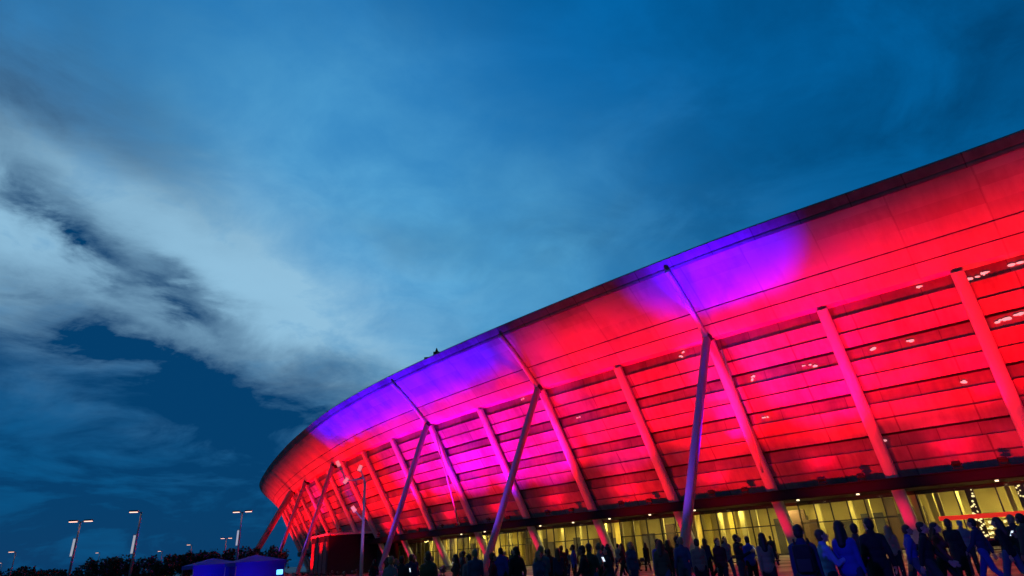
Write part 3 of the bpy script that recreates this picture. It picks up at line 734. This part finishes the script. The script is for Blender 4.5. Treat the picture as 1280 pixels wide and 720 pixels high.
for zi, (u0, u1, where) in enumerate(zones):
    n = (8, 8, 9, 9, 9, 8, 8, 8)[zi]
    hubs = [u0 + (u1 - u0) * q for q in (.12, .42, .8)]
    order = combos[:7] + [combos[(zi * 2) % 3 + 7]] + [combos[(zi * 2 + 1) % 3 + 7]]
    for k in range(n):
        u = hubs[k % 3] + rnd.uniform(-12, 12)
        near_row = k % 2
        d = rnd.uniform(17, 24) if near_row else rnd.uniform(27, 44)
        jk, tr, hr = order[(k * 2 + zi) % len(order)]
        pz = rnd.choice(list(protos)); 
        person(pz, u, d, rnd.choice((150, 170, 190, 205, 90, 265, 20)), jk, tr, hr, 'person in %s %s %s' % (jk, acts[pz], where), GP, rnd.uniform(.93, 1.02), rnd.choice((0, 0, 0, 1)))

# ------------------------------------------------------------------ street lamps on the left
def street_lamp(u, v, d, label, double=True, banner=None):
    r_ = ray(u, v); g = Vector((r_.x, r_.y, 0)).normalized() * d; h = px_height(u, v, d)
    root = empty('street_lamp', (g.x, g.y, 0), math.atan2(g.x, -g.y) + R(random.uniform(-25, 25))); tag(root, label, 'street lamp', 'street lamps beyond the plaza')
    b = MB(); b.tube((0, 0, 0), (0, 0, h), .11, .06, 10); b.build('pole', M['pole'], root, True)
    for sx in ((-1, 1) if double else (1,)):
        b = MB(); b.tube((0, 0, h - .05), (sx * .3, 0, h + .06), .04, .035, 8); b.build('arm', M['pole'], root)
        b = MB(); b.box((sx * .55, 0, h + .08), (.6, .3, .12)); hd = b.build('lamp_head', M['dark_steel'], root, False, .02)
        b = MB(); b.box((sx * .55, 0, h + .0), (.54, .26, .05)); b.build('lens', M['street_lamp'], hd)
    if banner:
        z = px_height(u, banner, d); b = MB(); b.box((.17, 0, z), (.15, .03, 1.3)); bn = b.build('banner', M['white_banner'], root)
        b = MB()
        for q in (-.7, .7): b.tube((0, 0, z + q), (.3, 0, z + q), .02, .02, 6)
        b.build('banner_arm', M['pole'], bn)
    return root
for a in [(101, 652, 63, 'tall twin-armed street lamp, leftmost of the three tall ones', True, 684), (177, 640, 58, 'tall single-armed street lamp standing between two taller twin-armed ones', False, 680), (303, 640, 65, 'tall twin-armed street lamp nearest the stadium end', True, 672),
          (283, 673, 112, 'small twin-armed street lamp just left of the tall one by the blue tents', True, None), (240, 681, 130, 'small single-armed street lamp above the blue tents', False, None), (203, 689, 150, 'small single-armed street lamp over the dark tree clump', False, None),
          (20, 690, 112, 'single-armed street lamp at the far left edge', False, None), (125, 691, 170, 'tiny distant street lamp over the trees left of the tall single-armed one', False, None), (3, 704, 190, 'tiny distant street lamp at the left picture edge', False, None)]: street_lamp(*a)

# ------------------------------------------------------------------ floodlight mast in front of the far ribs
d = 46; g = ground_at(452, d); h = px_height(455, 603, d)
mast = empty('floodlight_mast', (g.x, g.y, 0), math.atan2(-g.x, g.y)); tag(mast, 'slender pale floodlight mast with angled lamp heads before the red stadium end', 'floodlight mast')
b = MB(); b.tube((0, 0, 0), (0, 0, h), .13, .09, 10); b.build('pole', M['steel'], mast, True)
b = MB(); b.cap((0, 0, h), (-.35, 0, h + .9), .06, .05, 8); b.cap((-.1, 0, h + .3), (-1.5, 0, h + .1), .05, .05, 8); b.cap((-1.3, 0, h + .1), (-1.9, 0, h + 1.3), .05, .05, 8); b.cap((0, 0, h - 2.6), (-.6, 0, h - 1.9), .05, .05, 8); b.build('bracket', M['steel'], mast, True)
for x, z, a in ((-.4, h + 1.0, 20), (-1.35, h + .15, 35), (-1.95, h + 1.35, -30), (-.7, h - 1.8, -35)):
    rr = Matrix.Rotation(R(a), 3, 'Y'); b = MB(); b.box((x, 0, z), (.28, .22, .46), rr); hd = b.build('lamp_head', M['steel'], mast, False, .03)
    b = MB(); b.box(Vector((x, 0, z)) + rr @ Vector((0, -.12, 0)), (.25, .03, .42), rr); b.build('lens', M['mast_red_glow'], hd)

gq = ground_at(447, d - 5); flood('floodlight', (gq.x, gq.y, .7), (g.x, g.y, h * .7), 500, (.45, .16, 1), 50, 1., 'added violet floodlight on the paving aimed at the slender mast', 'added violet mast floodlight')  # lamp added to colour the pole violet
# ------------------------------------------------------------------ blue tents and their lamp
def tent(u, d, w, label, group):
    g = ground_at(u, d); root = empty('event_tent', (g.x, g.y, 0), math.atan2(g.x, -g.y) + R(14)); tag(root, label, 'tent', group)
    for sx in (-1, 1):
        for sy in (-1, 1):
            b = MB(); b.tube((sx * w / 2, sy * w / 2, 0), (sx * w / 2, sy * w / 2, 2.15), .04, .04, 8); b.build('leg', M['pole'], root)
    bm = bmesh.new(); hw = w / 2 + .1; top = bm.verts.new((0, 0, 2.75)); c = [bm.verts.new((sx * hw, sy * hw, 2.2)) for sx, sy in ((-1, -1), (1, -1), (1, 1), (-1, 1))]; l_ = [bm.verts.new((v.co.x, v.co.y, 1.9)) for v in c]
    for k in range(4): bm.faces.new((c[k], c[(k + 1) % 4], top)); bm.faces.new((l_[k], l_[(k + 1) % 4], c[(k + 1) % 4], c[k]))
    me = bpy.data.meshes.new('canopy'); bm.to_mesh(me); bm.free(); link_mesh('canopy', me, M['tent'], root)
    b = MB(); b.box((0, w / 2, 1.05), (w, .03, 2.0)); b.build('back_wall', M['tent'], root)
    return root
for u, d, w, lb in ((318, 62, 4.0, 'blue pop-up tent nearest the stadium end'), (264, 66, 4.0, 'blue pop-up tent farther from the stadium end')):
    tent(u, d, w, lb, 'blue tents by the plaza')
    g = ground_at(u - 6, d - 5)
    flood('floodlight', (g.x, g.y, .8), ground_at(u, d) + Vector((0, 0, 1.7)), 170, (.06, .03, 1), 100, 1., 'blue floodlight on the ground facing the ' + lb[12:], 'blue lamps lighting the tents')
g = ground_at(350, 40); z = px_height(350, 715, 40)
lp = empty('work_lamp', (g.x, g.y, 0)); tag(lp, 'small bright bluish lamp on a stand right of the blue tents', 'lamp')
b = MB(); b.tube((0, 0, 0), (0, 0, z), .03, .025, 8); b.build('stand', M['dark_steel'], lp)
b = MB(); b.box((0, 0, z), (.34, .12, .26)); b.build('lamp', material('cool_lamp', (.5, .7, 1), .4, emit=(.1, .4, 1), estr=3), lp, False, .03)

# ------------------------------------------------------------------ trees on the left horizon
def tree(u, d, v_top, wide, label, m, seed):
    rg = random.Random(seed); g = ground_at(u, d); h = px_height(u, v_top, d)
    root = empty('tree', (g.x, g.y, 0)); tag(root, label, 'tree', 'trees along the far side of the plaza')
    b = MB(); b.tube((0, 0, 0), (0, 0, h * .6), .2, .1, 8)
    ends = []
    for k in range(6):
        a = k * 1.05 + rg.uniform(-.3, .3); r = wide * .35 * rg.uniform(.6, 1.1); e = Vector((math.cos(a) * r, math.sin(a) * r, h * rg.uniform(.5, .85))); ends.append(e)
        b.tube((0, 0, h * rg.uniform(.2, .45)), e, .07, .03, 6)
    b.build('trunk', M['bark'], root)
    bm = bmesh.new()
    cl_ = [(Vector((rg.gauss(0, wide * .24), rg.gauss(0, wide * .24), h * rg.uniform(.42, .86))), rg.uniform(.5, .9) * h * .16 + .25) for _ in range(26)] + [(e, h * .14) for e in ends] + [(Vector((0, 0, h * .88)), h * .1)]
    for c, r in cl_:
        for _ in range(60):
            v = Vector((rg.gauss(0, 1), rg.gauss(0, 1), rg.gauss(0, 1))); v = v.normalized() * r * rg.random() ** .4; p_ = c + v
            if p_.z < h * .14: continue
            s_ = rg.uniform(.12, .26); q = Matrix.Rotation(rg.uniform(0, 6.3), 3, Vector((rg.gauss(0, 1), rg.gauss(0, 1), rg.gauss(0, 1))).normalized())
            vs = [bm.verts.new(p_ + q @ Vector(w_)) for w_ in ((-s_, 0, 0), (0, -s_ * .6, .02), (s_, 0, 0), (0, s_ * .6, .02))]; bm.faces.new(vs)
    me = bpy.data.meshes.new('crown'); bm.to_mesh(me); bm.free(); link_mesh('crown', me, m, root)
for i, a in enumerate([(20, 120, 708, 9, 'low dark tree at the left picture edge'), (55, 140, 712, 8, 'lowest dark tree near the left edge'), (112, 100, 700, 7, 'round dark tree below the leftmost tall street lamp'), (138, 95, 695, 7, 'dark tree just left of the tall single-armed lamp'),
        (190, 90, 699, 7, 'dark bushy tree just right of the tall single-armed lamp'), (215, 96, 692, 7, 'dark tree rising above the leftmost blue tent'), (232, 92, 688, 6, 'tallest dark tree behind the small single-armed lamp'), (256, 98, 690, 7, 'broad dark tree behind the middle blue tent'),
        (287, 92, 685, 7, 'tall dark tree behind the small twin-armed lamp'), (318, 96, 683, 6, 'dark tree beside the stadium end'), (338, 100, 687, 6, 'dark tree partly behind the thick red strut')]):
    u, d, v, w, lb = a; tree(u, d, v, w, lb, M['leaf'] if i % 2 else M['leaf_dark'], i + 3)

# ------------------------------------------------------------------ blue plaza floods on a mast behind the camera side
mast2 = empty('plaza_mast', (-9, -7, 0)); tag(mast2, 'tall plaza mast carrying blue floodlights behind the crowd', 'floodlight mast')
b = MB(); b.tube((0, 0, 0), (0, 0, 9), .16, .1, 10); b.build('pole', M['pole'], mast2, True)
flood('floodlight', (-8.6, -6.6, 8.6), (10, 11, 0), 6500, (.07, .03, 1), 50, 1., 'blue floodlight high on the plaza mast aimed over the crowd', 'blue plaza floodlights', False)
for i, s in enumerate(range(-1, 10)):
    flood('floodlight', W(s + .12, e_ground + 4.4, .65), W(s, -7.7, 2.9), 420, (1, 0, .05), 46, 1., 'added low red spotlight on the paving aimed at a rib foot, %s rib from the right' % nth[i], 'added red rib foot spotlights', True, .12)  # added lamps that redden the rib feet below the canopy
for i, s in enumerate((9.0, 9.7, 10.5)):
    flood('floodlight', W(s, -.2, 6.7), W(s, -2.6, 11.2), 1500, RED, 120, 1., 'added red floodlight on the flat entrance roof, %s from the right' % nth[i], 'added red floodlights on the entrance roof', False, .2)  # added lamps filling the shadow the entrance block leaves on the wall
for i in range(10):
    s = i - .5
    flood('floodlight', W(s, -4.7, 5.5), W(s, -6.0, 8.4), 320, (1, 0, .03), 140, 1., 'added red wash lamp on the canopy between two ribs, %s bay from the right' % nth[i], 'added red wash lamps on the canopy', False, .2)  # added fill for the dark strip of wall just above the canopy
for i, (s, e, w) in enumerate(struts[:5]):
    where = ('nearest', 'second', 'third', 'fourth', 'fifth')[i]
    flood('floodlight', W(s + .1, e + 3.2, .8), W(s, e * .52, 7.6), 5200, (.3, .03, 1), 30, 1., 'added violet spotlight on the paving aimed up the %s long strut' % where, 'added violet strut spotlights')  # lamps added only to tint the struts violet


# ------------------------------------------------------------------ render settings
scene.render.engine = 'CYCLES'
scene.cycles.use_denoising = True
scene.cycles.max_bounces = 6; scene.cycles.diffuse_bounces = 3; scene.cycles.transparent_max_bounces = 12
scene.cycles.sample_clamp_indirect = 4
scene.view_settings.view_transform = 'Standard'; scene.view_settings.look = 'None'; scene.view_settings.exposure = 0; scene.view_settings.gamma = 1
